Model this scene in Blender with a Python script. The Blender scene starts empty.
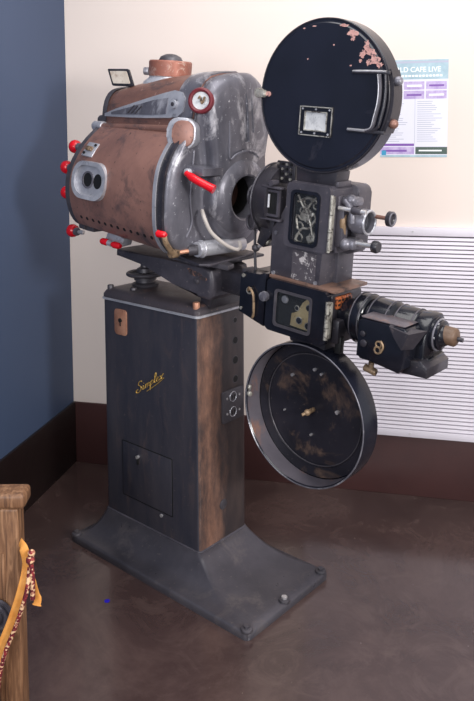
import bpy, bmesh, math, random
from mathutils import Vector, Matrix
random.seed(7)
PI=math.pi; cos=math.cos; sin=math.sin
SC=bpy.context.scene; COL=SC.collection
PY0=196.393; YAW=.2277; MROT=-.7159+YAW; H=1.5

# ------------------------------------------------------------------ materials
def nmat(name):
    m=bpy.data.materials.new(name); m.use_nodes=True
    nt=m.node_tree; b=nt.nodes['Principled BSDF']; return m,nt,b
def srgb(c):
    return tuple(((x/255)/12.92 if x/255<=.04045 else ((x/255+.055)/1.055)**2.4) for x in c)+(1,)
def noise(nt,scale,detail=6,rough=.6,stretch=None,dist=0):
    tc=nt.nodes.new('ShaderNodeTexCoord'); n=nt.nodes.new('ShaderNodeTexNoise')
    n.inputs['Scale'].default_value=scale; n.inputs['Detail'].default_value=detail
    n.inputs['Roughness'].default_value=rough; n.inputs['Distortion'].default_value=dist
    if stretch:
        mp=nt.nodes.new('ShaderNodeMapping'); mp.inputs['Scale'].default_value=stretch
        nt.links.new(tc.outputs['Object'],mp.inputs['Vector']); nt.links.new(mp.outputs[0],n.inputs['Vector'])
    else: nt.links.new(tc.outputs['Object'],n.inputs['Vector'])
    return n.outputs['Fac']
def ramp(nt,fac,stops):
    r=nt.nodes.new('ShaderNodeValToRGB'); e=r.color_ramp.elements
    while len(e)<len(stops): e.new(.5)
    for i,(p,c) in enumerate(stops):
        e[i].position=p; e[i].color=c if len(c)==4 else srgb(c)
    nt.links.new(fac,r.inputs[0]); return r.outputs[0]
def mix(nt,fac,a,b):
    m=nt.nodes.new('ShaderNodeMix'); m.data_type='RGBA'
    for s,v in ((m.inputs[0],fac),(m.inputs[6],a),(m.inputs[7],b)):
        if hasattr(v,'links'): nt.links.new(v,s)
        else: s.default_value=v
    return m.outputs[2]
W1=(1,1,1,1); B0=(0,0,0,1)
def worn(name,base,wear=None,lo=.62,hi=.7,scale=14,rough=.45,metal=.0,base2=None,stretch=None,bump=.15,fleck=None,spec=.5,bscale=60):
    """paint or metal with mottling, worn patches and small flecks"""
    m,nt,b=nmat(name)
    base2=base2 or tuple(min(255,x*1.25+8) for x in base)
    col=ramp(nt,noise(nt,scale*.6,5,.65,stretch),[(.35,base),(.68,base2)])
    if wear: col=mix(nt,ramp(nt,noise(nt,scale,8,.7,stretch,.6),[(lo,B0),(hi,W1)]),col,srgb(wear))
    if fleck: col=mix(nt,ramp(nt,noise(nt,scale*9,3,.6),[(.66,B0),(.72,W1)]),col,srgb(fleck))
    nt.links.new(col,b.inputs['Base Color'])
    b.inputs['Metallic'].default_value=metal; b.inputs['Specular IOR Level'].default_value=spec
    rr=nt.nodes.new('ShaderNodeMapRange'); rr.inputs[3].default_value=max(.05,rough-.12); rr.inputs[4].default_value=min(1,rough+.15)
    nt.links.new(noise(nt,scale*1.5,6,.7),rr.inputs[0]); nt.links.new(rr.outputs[0],b.inputs['Roughness'])
    if bump:
        bp=nt.nodes.new('ShaderNodeBump'); bp.inputs['Strength'].default_value=bump; bp.inputs['Distance'].default_value=.004
        nt.links.new(noise(nt,bscale,6,.7),bp.inputs['Height']); nt.links.new(bp.outputs[0],b.inputs['Normal'])
    return m
def plain(name,c,rough=.5,metal=0,spec=.5):
    m,nt,b=nmat(name); b.inputs['Base Color'].default_value=srgb(c); b.inputs['Roughness'].default_value=rough
    b.inputs['Metallic'].default_value=metal; b.inputs['Specular IOR Level'].default_value=spec; return m
M={}
M['copper']=worn('worn copper',(124,90,82),(78,68,70),.50,.66,6,.40,.3,(166,122,108),fleck=(84,66,62),bump=.1)
M['copper2']=worn('brown copper',(116,84,76),(78,68,70),.52,.66,8,.42,.3,(152,110,96),stretch=(1,1,2.5),fleck=(190,150,135))
M['cast']=worn('cast aluminium grey',(78,77,86),(186,184,190),.53,.66,9,.36,.4,(124,122,131),fleck=(176,174,180),stretch=(1,1,.55))
M['chimneyc']=worn('patinated copper',(128,78,66),(196,170,156),.54,.66,22,.45,.3,(160,104,88),fleck=(96,112,110))
M['cast_dark']=worn('dark cast metal',(62,60,66),(100,96,100),.56,.7,14,.42,.3,(84,80,86))
M['silver']=worn('silver metal',(168,168,176),(120,120,128),.58,.68,25,.35,.5,(200,200,206))
M['black']=worn('black enamel',(16,17,24),(84,74,74),.66,.74,16,.16,.0,(26,27,36),bump=.04)
M['black2']=worn('black housing paint',(34,33,39),(92,80,78),.62,.72,14,.32,.1,(56,53,60),fleck=(110,100,98))
M['magazine']=worn('navy black magazine enamel',(20,22,31),(50,48,56),.62,.75,6,.2,.0,(27,29,41),bump=.02)
M['headgrey']=worn('grey projector head paint',(56,54,62),(96,90,92),.6,.72,12,.42,.15,(82,78,86),fleck=(120,112,112))
M['paper_scrap']=worn('scraped paint',(70,66,72),(190,184,184),.56,.62,55,.5,.1,(84,78,84))
M['iron']=worn('dark iron base',(62,60,67),(96,90,92),.55,.7,8,.30,.3,(82,79,86),fleck=(98,92,90),bump=.2)
M['ped']=worn('pedestal black paint',(46,47,58),(78,68,70),.55,.72,7,.45,.1,(64,61,68),stretch=(3,3,.7),fleck=(84,76,76),bump=.1)
M['copperplate']=worn('copper escutcheon',(170,116,92),(120,80,68),.6,.7,30,.4,.4,(196,146,120))
M['red']=plain('red bakelite',(206,14,30),.22)
M['dred']=plain('dark red ring',(98,26,36),.35)
M['cloudy']=worn('cloudy window pane',(176,178,182),(120,122,130),.5,.66,30,.2,0,(206,206,208),bump=0)
M['mirror']=worn('foxed mirror glass',(196,180,164),(150,118,96),.55,.7,20,.2,.0,(220,208,194),bump=0)
M['rustpatch']=worn('worn orange paint patch',(128,92,78),(60,54,58),.42,.5,50,.5,.1,(160,112,92))
M['dark']=plain('dark interior',(8,8,10),.6)
M['steel']=worn('bright steel',(186,184,186),None,rough=.3,metal=.7,scale=30)
M['brass']=plain('gold lettering',(206,170,92),.35,.6)
M['brassgate']=worn('pale brass plate',(196,174,126),(110,92,68),.58,.68,40,.4,.3,(222,204,160))
M['brassold']=worn('old brass part',(126,104,82),(74,60,50),.52,.62,40,.45,.3,(160,134,106))
M['cream_mech']=worn('pale mechanism metal',(150,146,138),(84,78,74),.5,.6,60,.32,.5,(206,202,192))
M['brownknob']=worn('brown knob',(84,64,50),None,rough=.5,scale=40)
M['orangeplate']=worn('rusty orange nameplate',(176,92,50),(70,36,26),.52,.56,90,.4,.3,(196,112,66))
M['ivory']=plain('ivory cable',(186,178,172),.5)
M['hub']=worn('rusty brown ledge',(104,80,70),(54,48,50),.52,.64,18,.45,.1,(132,102,88))
M['lidm']=worn('dusty box lid',(72,66,72),(120,86,72),.56,.66,18,.3,.1,(100,92,96))
M['pink']=worn('bare primer patch',(176,128,122),(58,50,60),.54,.60,95,.6,0,(204,160,152),bump=.1)
# glass
def glass(name,c=(235,240,240),al=.22):
    m,nt,b=nmat(name); b.inputs['Base Color'].default_value=srgb(c); b.inputs['Roughness'].default_value=.05
    b.inputs['Alpha'].default_value=al; return m
M['glass']=glass('window glass',(60,64,70),.18)
# pedestal end face: copper-brown bare metal streaks running down beside the front corner
def ped_end():
    m,nt,b=nmat('pedestal worn end paint')
    base=ramp(nt,noise(nt,9,6,.65,(2,2,.6)),[(.35,(54,48,50)),(.7,(80,68,66))])
    tc=nt.nodes.new('ShaderNodeTexCoord'); sx=nt.nodes.new('ShaderNodeSeparateXYZ'); nt.links.new(tc.outputs['Object'],sx.inputs[0])
    n=noise(nt,10,10,.8,(1,1.6,.5),.2)
    def math_(op,a,b_):
        x=nt.nodes.new('ShaderNodeMath'); x.operation=op
        for i,v in enumerate((a,b_)):
            if hasattr(v,'links'): nt.links.new(v,x.inputs[i])
            else: x.inputs[i].default_value=v
        return x.outputs[0]
    d=math_('ABSOLUTE',math_('SUBTRACT',sx.outputs[1],.05),0)
    k=math_('SUBTRACT',1.0,math_('MULTIPLY',d,9.0))
    f=math_('ADD',math_('MULTIPLY',k,.32),n)
    col=mix(nt,ramp(nt,f,[(.58,B0),(.92,W1)]),base,ramp(nt,noise(nt,14,8,.75,(1,1.4,.7)),[(.4,(118,86,72)),(.65,(158,118,98))]))
    nt.links.new(col,b.inputs['Base Color']); b.inputs['Roughness'].default_value=.38; b.inputs['Metallic'].default_value=.15
    return m
M['pedend']=ped_end()
def wood():
    m,nt,b=nmat('old brown wood')
    col=ramp(nt,noise(nt,14,8,.65,(6,6,.6),.8),[(.3,(76,50,36)),(.5,(122,86,60)),(.72,(166,126,94))])
    nt.links.new(col,b.inputs['Base Color']); b.inputs['Roughness'].default_value=.5
    bp=nt.nodes.new('ShaderNodeBump'); bp.inputs['Strength'].default_value=.3; bp.inputs['Distance'].default_value=.003
    nt.links.new(noise(nt,30,6,.6,(6,6,.6)),bp.inputs['Height']); nt.links.new(bp.outputs[0],b.inputs['Normal']); return m
M['wood']=wood()
def floor_mat():
    m,nt,b=nmat('stained polished concrete')
    c1=ramp(nt,noise(nt,1.8,9,.68,None,.8),[(.3,(54,40,39)),(.5,(69,53,51)),(.7,(90,72,68))])
    c2=ramp(nt,noise(nt,5.5,10,.75,None,1.6),[(.5,B0),(.72,W1)])
    col=mix(nt,c2,c1,srgb((88,71,67)))
    col=mix(nt,ramp(nt,noise(nt,70,2,.5),[(.76,B0),(.80,W1)]),col,srgb((138,122,116)))
    nt.links.new(col,b.inputs['Base Color'])
    rr=nt.nodes.new('ShaderNodeMapRange'); rr.inputs[3].default_value=.06; rr.inputs[4].default_value=.36
    nt.links.new(noise(nt,7,8,.7),rr.inputs[0]); nt.links.new(rr.outputs[0],b.inputs['Roughness'])
    bp=nt.nodes.new('ShaderNodeBump'); b.inputs['Coat Weight'].default_value=.45; b.inputs['Coat Roughness'].default_value=.12; bp.inputs['Strength'].default_value=.10; bp.inputs['Distance'].default_value=.01
    nt.links.new(noise(nt,12,8,.7),bp.inputs['Height']); nt.links.new(bp.outputs[0],b.inputs['Normal']); return m
M['floor']=floor_mat()
def wallm(name,c,v=4,rough=.7):
    m,nt,b=nmat(name)
    col=ramp(nt,noise(nt,1.5,4,.5),[(.3,tuple(x-v for x in c)),(.7,c)]); nt.links.new(col,b.inputs['Base Color'])
    b.inputs['Roughness'].default_value=rough
    bp=nt.nodes.new('ShaderNodeBump'); bp.inputs['Strength'].default_value=.05; bp.inputs['Distance'].default_value=.002
    nt.links.new(noise(nt,220,3,.6),bp.inputs['Height']); nt.links.new(bp.outputs[0],b.inputs['Normal']); return m
M['cream']=wallm('cream wall paint',(228,214,206))
M['blue']=wallm('blue wall paint',(64,79,107),3,.6)
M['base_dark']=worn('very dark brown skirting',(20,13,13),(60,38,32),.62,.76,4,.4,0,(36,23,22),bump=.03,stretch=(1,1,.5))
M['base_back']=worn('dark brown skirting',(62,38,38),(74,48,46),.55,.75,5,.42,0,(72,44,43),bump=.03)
M['louver']=worn('white metal slats',(216,210,220),None,rough=.35,metal=.0,scale=3,base2=(226,220,230),bump=.0)
M['slatgap']=plain('slat shadow backing',(52,46,56),.7)

# ------------------------------------------------------------------ mesh builder
TH=math.radians(5)
def T(p): a,v,c=p; return Vector((a*cos(TH)+c*sin(TH), v, 1-a*sin(TH)+c*cos(TH)))   # upper works tilt 5 degrees down to the lens
def U(p): return Vector(p)
class MB:
    def __init__(s,f=T): s.bm=bmesh.new(); s.f=f; s.mats=[]
    def mi(s,m):
        if m not in s.mats: s.mats.append(m)
        return s.mats.index(m)
    def add(s,bm2,m):
        i=s.mi(m); mp={}
        for v in bm2.verts: mp[v]=s.bm.verts.new(s.f(v.co))
        for f in bm2.faces:
            try: g=s.bm.faces.new([mp[v] for v in f.verts]); g.material_index=i; g.smooth=True
            except ValueError: pass
        bm2.free(); return s
    def box(s,x0,x1,y0,y1,z0,z1,m,bev=.0,seg=2,rot=None,piv=None):
        b=bmesh.new(); bmesh.ops.create_cube(b,size=1)
        for v in b.verts: v.co=Vector(((x0+x1)/2+v.co.x*(x1-x0),(y0+y1)/2+v.co.y*(y1-y0),(z0+z1)/2+v.co.z*(z1-z0)))
        if bev: bmesh.ops.bevel(b,geom=b.edges[:],offset=bev,segments=seg,affect='EDGES',profile=.5)
        if rot:
            piv=Vector(piv or ((x0+x1)/2,(y0+y1)/2,(z0+z1)/2)); R=Matrix.Rotation(rot[1],3,rot[0])
            for v in b.verts: v.co=piv+R@(v.co-piv)
        return s.add(b,m)
    def lathe(s,p0,d,prof,m,seg=32,cap=True,scale=None):
        """revolve prof [(t,r)] about the axis p0 + t d"""
        p0=Vector(p0); d=Vector(d).normalized(); x=d.orthogonal().normalized(); y=d.cross(x)
        b=bmesh.new(); rings=[]
        for t,r in prof:
            rings.append([b.verts.new(p0+d*t+(x*cos(2*PI*k/seg)+y*sin(2*PI*k/seg))*max(r,1e-5)) for k in range(seg)])
        for A,B_ in zip(rings,rings[1:]):
            for k in range(seg): b.faces.new((A[k],A[(k+1)%seg],B_[(k+1)%seg],B_[k]))
        if cap: b.faces.new(rings[0][::-1]); b.faces.new(rings[-1])
        return s.add(b,m)
    def cyl(s,p0,p1,r,m,r1=None,seg=24,bev=0):
        p0=Vector(p0); p1=Vector(p1); L=(p1-p0).length; r1=r if r1 is None else r1
        pr=[(0,r),(L,r1)] if not bev else [(0,r-bev),(bev*.3,r-bev*.3),(bev,r),(L-bev,r1),(L-bev*.3,r1-bev*.3),(L,r1-bev)]
        return s.lathe(p0,p1-p0,pr,m,seg)
    def ring(s,p0,d,R,r,m,seg=40,n=10):
        pr=[(r*sin(2*PI*k/n),R+r*cos(2*PI*k/n)) for k in range(n+1)]
        return s.lathe(p0,d,pr,m,seg,cap=False)
    def ball(s,p,r,m,seg=20,sq=1):
        n=10; return s.lathe(Vector(p)-Vector((0,0,r*sq)),(0,0,1),[(r*sq*(1-cos(PI*k/n)),r*sin(PI*k/n)) for k in range(n+1)],m,seg,cap=False)
    def tube(s,pts,r,m,seg=10,smooth=4,flat=1,up=None):
        P=[Vector(p) for p in pts]
        if smooth>1 and len(P)>2:
            Q=[]
            for i in range(len(P)-1):
                a=P[max(0,i-1)];b=P[i];c=P[i+1];d=P[min(len(P)-1,i+2)]
                for k in range(smooth):
                    t=k/smooth; Q.append(.5*((2*b)+(c-a)*t+(2*a-5*b+4*c-d)*t*t+(3*b-a-3*c+d)*t**3))
            Q.append(P[-1]); P=Q
        b=bmesh.new(); rings=[]; x=None
        for i,p in enumerate(P):
            d=(P[min(i+1,len(P)-1)]-P[max(0,i-1)]).normalized()
            if up is not None: x=Vector(up).cross(d).normalized()
            elif x is None: x=d.orthogonal().normalized()
            else: x=(x-d*x.dot(d)).normalized()
            y=d.cross(x); rr=r[i*(len(r)-1)//max(1,len(P)-1)] if isinstance(r,(list,tuple)) else r
            rings.append([b.verts.new(p+x*cos(2*PI*k/seg)*rr+y*sin(2*PI*k/seg)*rr*flat) for k in range(seg)])
        for A,B_ in zip(rings,rings[1:]):
            for k in range(seg): b.faces.new((A[k],A[(k+1)%seg],B_[(k+1)%seg],B_[k]))
        b.faces.new(rings[0][::-1]); b.faces.new(rings[-1])
        return s.add(b,m)
    def prism(s,poly,ax,lo,hi,m,bev=0,seg=2,holes=None):
        def P(q,t):
            x,y=q
            return Vector({'v':(x,t,y),'a':(t,x,y),'c':(x,y,t)}[ax])
        b=bmesh.new(); A=[b.verts.new(P(q,lo)) for q in poly]; B_=[b.verts.new(P(q,hi)) for q in poly]; n=len(poly)
        fa=b.faces.new(A[::-1]); fb=b.faces.new(B_)
        for k in range(n): b.faces.new((A[k],A[(k+1)%n],B_[(k+1)%n],B_[k]))
        if bev:
            es=list(set(fa.edges[:]+fb.edges[:])); bmesh.ops.bevel(b,geom=es,offset=bev,segments=seg,affect='EDGES',profile=.5)
        return s.add(b,m)
    def frame(s,outer,inner,ax,lo,hi,m):
        """ring-shaped prism: two loops with the same number of points"""
        def P(q,t):
            x,y=q
            return Vector({'v':(x,t,y),'a':(t,x,y),'c':(x,y,t)}[ax])
        b=bmesh.new(); n=len(outer)
        R=[[b.verts.new(P(q,t)) for q in L] for L,t in ((outer,lo),(outer,hi),(inner,hi),(inner,lo))]
        for j in range(4):
            A=R[j];B_=R[(j+1)%4]
            for k in range(n): b.faces.new((A[k],A[(k+1)%n],B_[(k+1)%n],B_[k]))
        return s.add(b,m)
    def loft(s,loops,m,cap0=True,cap1=True,closed=True):
        b=bmesh.new(); R=[[b.verts.new(p) for p in L] for L in loops]; n=len(R[0])
        for A,B_ in zip(R,R[1:]):
            for k in range(n if closed else n-1): b.faces.new((A[k],A[(k+1)%n],B_[(k+1)%n],B_[k]))
        if closed and cap0: b.faces.new(R[0][::-1])
        if closed and cap1: b.faces.new(R[-1])
        return s.add(b,m)
    def build(s,name,parent=None,sharp=38):
        bm=s.bm; bmesh.ops.recalc_face_normals(bm,faces=bm.faces)
        for e in bm.edges:
            if len(e.link_faces)==2 and e.calc_face_angle(0)>math.radians(sharp): e.smooth=False
        me=bpy.data.meshes.new(name); bm.to_mesh(me); bm.free()
        for k in s.mats: me.materials.append(M[k])
        o=bpy.data.objects.new(name,me); COL.objects.link(o)
        if parent: o.parent=parent
        return o
def rr(x0,x1,y0,y1,r,n=6):
    P=[]
    for cx,cy,a in ((x1-r,y1-r,0),(x0+r,y1-r,90),(x0+r,y0+r,180),(x1-r,y0+r,270)):
        P+=[(cx+r*cos(math.radians(a+90*k/n)),cy+r*sin(math.radians(a+90*k/n))) for k in range(n+1)]
    return P
def circ(cx,cy,r,n=28,ph=0): return [(cx+r*cos(2*PI*k/n+ph),cy+r*sin(2*PI*k/n+ph)) for k in range(n)]
def empty(name,label,cat,loc=(0,0,0),rz=0,group=None):
    o=bpy.data.objects.new(name,None); COL.objects.link(o); o.location=loc; o.rotation_euler=(0,0,rz); o.empty_display_size=.1
    o['label']=label; o['category']=cat
    if group: o['group']=group
    return o
def struct(name,mb):
    o=mb.build(name); o['kind']='structure'; return o
def lab(o,t): o['label']=t; return o

# ------------------------------------------------------------------ room
XL=-1.4913; YB=3.0754; HB=.2837
mb=MB(U); mb.box(XL-.1,3.2,-1.6,YB+.1,-.1,0,'floor'); struct('floor',mb)
mb=MB(U); mb.box(XL-.1,3.2,YB,YB+.1,0,2.9,'cream'); struct('wall_back',mb)
mb=MB(U); mb.box(XL-.1,XL,-1.6,YB,0,2.9,'blue'); struct('wall_left',mb)
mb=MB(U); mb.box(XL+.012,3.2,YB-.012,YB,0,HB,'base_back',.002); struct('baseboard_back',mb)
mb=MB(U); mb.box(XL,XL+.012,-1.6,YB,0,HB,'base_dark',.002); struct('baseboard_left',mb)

# slatted metal panel on the back wall
t=empty('louvered_wall_panel','white metal panel of thin horizontal slats fixed low on the cream wall','wall panel',(.6,YB-.0005,.255))
PX0,PX1,PZ0,PZ1=-.42-.6,1.0,0.0,.872
mb=MB(U); mb.box(PX0+.003,PX1,-.012,-.0005,PZ0,PZ1-.02,'slatgap'); mb.box(PX0,PX1,-.0125,-.0005,PZ1-.02,PZ1,'louver'); mb.build('backing',t)
mb=MB(U)
mb.box(PX0,PX1,-.024,-.0125,PZ1-.034,PZ1,'louver',.002); mb.box(PX0,PX1,-.024,-.0125,PZ0,PZ0+.03,'louver',.002)
mb.build('edge_strip',t)
NS=48; p=(PZ1-.036-(PZ0+.032))/NS
mb=MB(U)
for k in range(NS):
    z=PZ0+.032+k*p
    # flat-bottomed slat leaning out at its foot, narrow dark slot above
    P=[(-.0125,z+.0002),(-.021,z+.0006),(-.0225,z+.002),(-.0195,z+p*.77),(-.0125,z+p*.83)]
    mb.prism(P,'a',PX0,PX1,'louver')
mb.build('slats',t,20)
for x in (-.58,.43-.6+.19,.5):
    for z in (PZ1-.017,PZ0+.015):
        mb=MB(U); mb.cyl((x,-.024,z),(x,-.0265,z),.004,'steel',seg=12); mb.build('screw',t)

# notice on the wall
def txt(s,size,x,z,name,mat,parent,depth=.0004,y=-.0016,sx=1):
    cu=bpy.data.curves.new(name,'FONT'); cu.body=s; cu.size=size; cu.extrude=depth; cu.offset=size*.012
    ob=bpy.data.objects.new('tmp',cu); COL.objects.link(ob)
    me=bpy.data.meshes.new_from_object(ob.evaluated_get(bpy.context.evaluated_depsgraph_get())); bpy.data.objects.remove(ob)
    me.materials.clear(); me.materials.append(mat)
    R=Matrix.Translation((x,y,z))@Matrix.Rotation(PI/2,4,'X')@Matrix.Diagonal((sx,1,1,1)); me.transform(R)
    o=bpy.data.objects.new(name,me); COL.objects.link(o); o.parent=parent; return o
t=empty('wall_notice','purple and white printed schedule sheet taped to the cream wall above the slatted panel','notice',(.149,YB-.0006,1.41))
PW,PH=.262,.388
M['sheet']=plain('white paper',(226,226,238),.5); M['teal']=worn('blue-grey print',(150,176,190),None,scale=30,rough=.5,base2=(180,204,214),bump=0)
M['purp']=worn('purple print',(168,146,200),None,scale=60,rough=.5,base2=(206,192,224),bump=0); M['purpd']=plain('deep purple print',(126,84,168),.5)
M['green']=plain('dark green print',(72,90,84),.5); M['ink']=plain('pale grey ink',(178,180,198),.6); M['white']=plain('white ink',(244,246,250),.5); M['cyan']=plain('cyan print',(60,150,190),.5)
mb=MB(U); mb.box(-PW,0,-.0008,0,0,PH,'sheet'); mb.build('paper_sheet',t)
mb=MB(U)
def band(x0,x1,z0,z1,m,d=.0011): mb.box(-PW+x0*PW,-PW+x1*PW,-d,-.0007,z0*PH,z1*PH,m)
band(0,1,.80,1,'teal'); band(0,1,.965,.985,'ink',.0013)
for i in range(3):
    for j in range(2): band(.015+i*.33,.32+i*.33,.60+j*.095,.683+j*.095,'purp'); band(.06+i*.33,.28+i*.33,.63+j*.095,.65+j*.095,'purpd' if (i+j)%2 else 'white',.0013)
band(0,.51,.115,.14,'purpd'); band(0,.51,.03,.105,'purp'); band(.04,.4,.055,.075,'purpd',.0013); band(.53,1,.03,.105,'green'); band(.58,.92,.06,.075,'white',.0013)
band(0,1,.0,.022,'teal'); band(.02,.09,.02,.07,'cyan',.0014)
for k in range(20):
    z=.57-k*.0215
    for x0 in (.03,.55): band(x0,x0+.2+.18*random.random(),z,z+.006,'ink',.001)
band(.512,.518,.14,.6,'ink')
mb.build('printed_panels',t)
txt('WORLD CAFE LIVE',.0285,-PW+.009,PH*.875,'title_lettering',M['white'],t,sx=.93)
mb=MB(U)
for k in range(15): mb.box(-PW+.04+k*.0135,-PW+.050+k*.0135,-.0014,-.0007,PH*.825,PH*.845,'white')
mb.build('subtitle_lettering',t)

# ------------------------------------------------------------------ projector
cy,sy=cos(YAW),sin(YAW)
def cam2room(x,y,z=0): return Vector((cy*x-sy*y, sy*x+cy*y, z))
O=cam2room(-.1319,2.3883)
PR=empty('film_projector','tall antique film projector with copper lamphouse and two round magazines on black pedestal','film projector',O,MROT)

# base with a concave flare up to the pedestal
b0=(-.544,.318,-.128,.300); p0=(-.487,0,0,.242)
def rect(q,r,z,n=5): return [Vector((x,y,z)) for x,y in rr(q[0],q[1],q[2],q[3],r,n)]
loops=[rect(b0,.02,0),rect(b0,.02,.018)]
q=tuple(b0[i]+(.005,-.005,.005,-.005)[i] for i in range(4)); loops.append(rect(q,.018,.023))
for k in range(1,15):
    t_=k/14; s_=1-(1-t_)**1.0
    q=tuple(b0[i]+(p0[i]+(-.004,.004,-.004,.004)[i]-b0[i])*(.04+.96*s_) for i in range(4))
    loops.append(rect(q,.018,.0235+(.098-.0235)*t_**3.0))
mb=MB(U); mb.loft(loops,'iron'); base=mb.build('base_plate',PR,50)
for x,y in ((.300,.075),(.300,-.110),(.298,.280),(-.528,-.112)):
    mb=MB(U); mb.cyl((x,y,.018),(x,y,.031),.019,'cast_dark',seg=20,bev=.004); mb.cyl((x,y,.031),(x,y,.037),.010,'steel' if y==.075 else 'iron',seg=6)
    o=mb.build('anchor_bolt',base)
    if y==.075: lab(o,'bright silver anchor bolt')

# pedestal
mb=MB(U)
lo=[rect(p0,.014,z) for z in (.088,.905)]
mb.loft(lo,'ped'); ped=mb.build('pedestal',PR,30)
ped.data.materials.append(M['pedend'])
for f in ped.data.polygons:
    if f.normal.x>.55: f.material_index=1
mb=MB(U); mb.loft([rect((p0[0]-.004,p0[1]+.004,p0[2]-.004,p0[3]+.004),.017,.092),rect((p0[0]-.004,p0[1]+.004,p0[2]-.004,p0[3]+.004),.017,.100),rect(p0,.014,.103)],'headgrey'); mb.build('weld_seam',ped)
q=(p0[0]-.006,p0[1]+.006,p0[2]-.006,p0[3]+.006)
mb=MB(U); mb.loft([rect(q,.018,.902),rect(q,.018,.909),rect(p0,.016,.911)],'silver'); mb.build('trim_lip',ped)
M['captop']=worn('worn cap paint',(62,58,64),(132,96,82),.6,.74,9,.4,.15,(80,72,76),fleck=(120,100,94))
def ins(q,d): return (q[0]+d,q[1]-d,q[2]+d,q[3]-d)
mb=MB(U); mb.loft([rect(ins(p0,-.003),.018,.909),rect(ins(p0,-.003),.018,.922),rect(ins(p0,.004),.018,.934),rect(ins(p0,.02),.016,.943),rect(ins(p0,.05),.01,.946)],'captop'); mb.build('top_cap',ped)
for x,y,m_ in ((-.018,.014,'copperplate'),(-.465,.02,'cast_dark'),(-.36,.04,'cast_dark')):
    mb=MB(U); mb.cyl((x,y,.915),(x,y,.953),.012,m_,seg=18,bev=.003); mb.build('cap_bolt',ped)
# worn copper escutcheon
mb=MB(U); mb.prism(rr(-.418,-.352,.782,.876,.012),'v',-.004,.0005,'copperplate',.0015)
mb.cyl((-.385,-.004,.836),(-.385,-.008,.836),.008,'dark',seg=16); mb.box(-.3875,-.3825,-.0065,-.003,.815,.835,'dark',.001); mb.box(-.395,-.375,-.0065,-.003,.833,.838,'dark',.001)
lab(mb.build('lock_plate',ped),'worn copper lock plate')
# access door with latch
mb=MB(U); mb.frame(rr(-.390,-.127,.182,.390,.002,2),rr(-.387,-.130,.185,.387,.002,2),'v',-.0018,.0005,'dark'); mb.prism(rr(-.387,-.130,.185,.387,.002,2),'v',-.003,.0005,'ped',.0012); d_=mb.build('access_door',ped)
mb=MB(U); mb.cyl((-.300,-.003,.350),(-.300,-.012,.350),.006,'steel',seg=14); mb.box(-.304,-.296,-.010,-.003,.322,.346,'dark',.002); lab(mb.build('door_latch',ped),'small silver latch')
mb=MB(U); mb.cyl((-.185,.0,.168),(-.185,-.004,.168),.006,'steel',seg=14); mb.build('rivet',ped)
# side holes, receptacle plate, knockout
for z,r in ((.862,.011),(.791,.014),(.721,.015),(.653,.014)):
    mb=MB(U); mb.lathe((-.0005,.187,z),(1,0,0),[(0,r-.003),(.0012,r-.002),(.0012,r),(0,r+.001)],'cast_dark',24,cap=False); mb.cyl((-.001,.187,z),(.0006,.187,z),r-.002,'dark'); mb.build('cable_hole',ped)
mb=MB(U); mb.prism(rr(.113,.222,.513,.624,.004),'a',0.0,.007,'cast_dark',.002); pl_=None
for z in (.597,.543):
    mb.ring((.007,.167,z),(1,0,0),.017,.0015,'silver',24,6); mb.box(.006,.0085,.160,.163,z-.006,z+.006,'dark'); mb.box(.006,.0085,.171,.174,z-.006,z+.006,'dark')
    for y in (.135,.199): mb.cyl((.007,y,z),(.009,y,z),.004,'steel',seg=10)
mb.build('outlet_plate',ped)
mb=MB(U); mb.cyl((0,.118,.225),(.003,.118,.225),.018,'cast_dark',seg=28,bev=.001); mb.build('hole_cover',ped)
# gold script lettering, drawn as strokes
strokes=[ # (x,z) in letter units, baseline along x
 [(1.0,2.05),(.75,2.3),(.35,2.2),(.3,1.75),(.65,1.35),(.95,.95),(.85,.4),(.4,.15),(.0,.35),(-.05,.75),(.2,.85)],
 [(1.25,.35),(1.4,1.0),(1.35,.4),(1.55,.2),(1.75,.5)],
 [(1.75,.35),(1.9,1.05),(1.85,.25)],[(1.9,.7),(2.15,1.05),(2.3,.9),(2.2,.25)],[(2.25,.7),(2.5,1.05),(2.65,.9),(2.6,.3),(2.8,.3)],
 [(2.95,1.05),(2.85,-.65)],[(2.95,.75),(3.2,1.1),(3.45,.85),(3.35,.4),(3.05,.25)],
 [(3.45,.5),(3.9,1.4),(3.9,2.1),(3.7,2.0),(3.7,.6),(3.85,.25),(4.05,.4)],
 [(4.05,.6),(4.4,.75),(4.4,1.05),(4.2,1.0),(4.1,.55),(4.3,.2),(4.65,.45)],
 [(4.7,1.0),(4.95,.9),(5.1,.35),(5.35,.3)],[(5.45,1.1),(5.1,.7),(4.75,.2)],
 [(2.2,-.55),(3.2,-.45),(4.4,-.25),(5.6,.15)],[(1.42,1.45),(1.46,1.5)]]
mb=MB(U)
def lp(p): x,z=p; X=-.306+.0255*x; Z=.578+.0185*z+.0158*x; return (X+z*.002,-.0015,Z)
for i,st in enumerate(strokes): mb.tube([lp(p) for p in st],.0026 if i in (0,) else .0019,'brass',6,4,flat=.6)
lab(mb.build('script_lettering',ped),'gold painted script lettering reading Simplex')

# tilt handwheel under the arm
mb=MB(U); hc=Vector((-.385,.12,.99))
mb.lathe(hc+Vector((0,0,-.046)),(0,0,1),[(0,.048),(.010,.050),(.016,.036),(.022,.034),(.024,.042),(.036,.042),(.038,.028),(.048,.026),(.052,.032),(.066,.030),(.072,.018),(.10,.015)],'cast_dark',28)
mb.ring(hc,(0,0,1),.064,.0075,'cast_dark',40,10)
for k in range(5):
    a=2*PI*k/5+.3; mb.tube([hc+Vector((cos(a)*.02,sin(a)*.02,0)),hc+Vector((cos(a)*.064,sin(a)*.064,0))],.007,'cast_dark',8,1)
mb.build('tilt_handwheel',PR)

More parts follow.
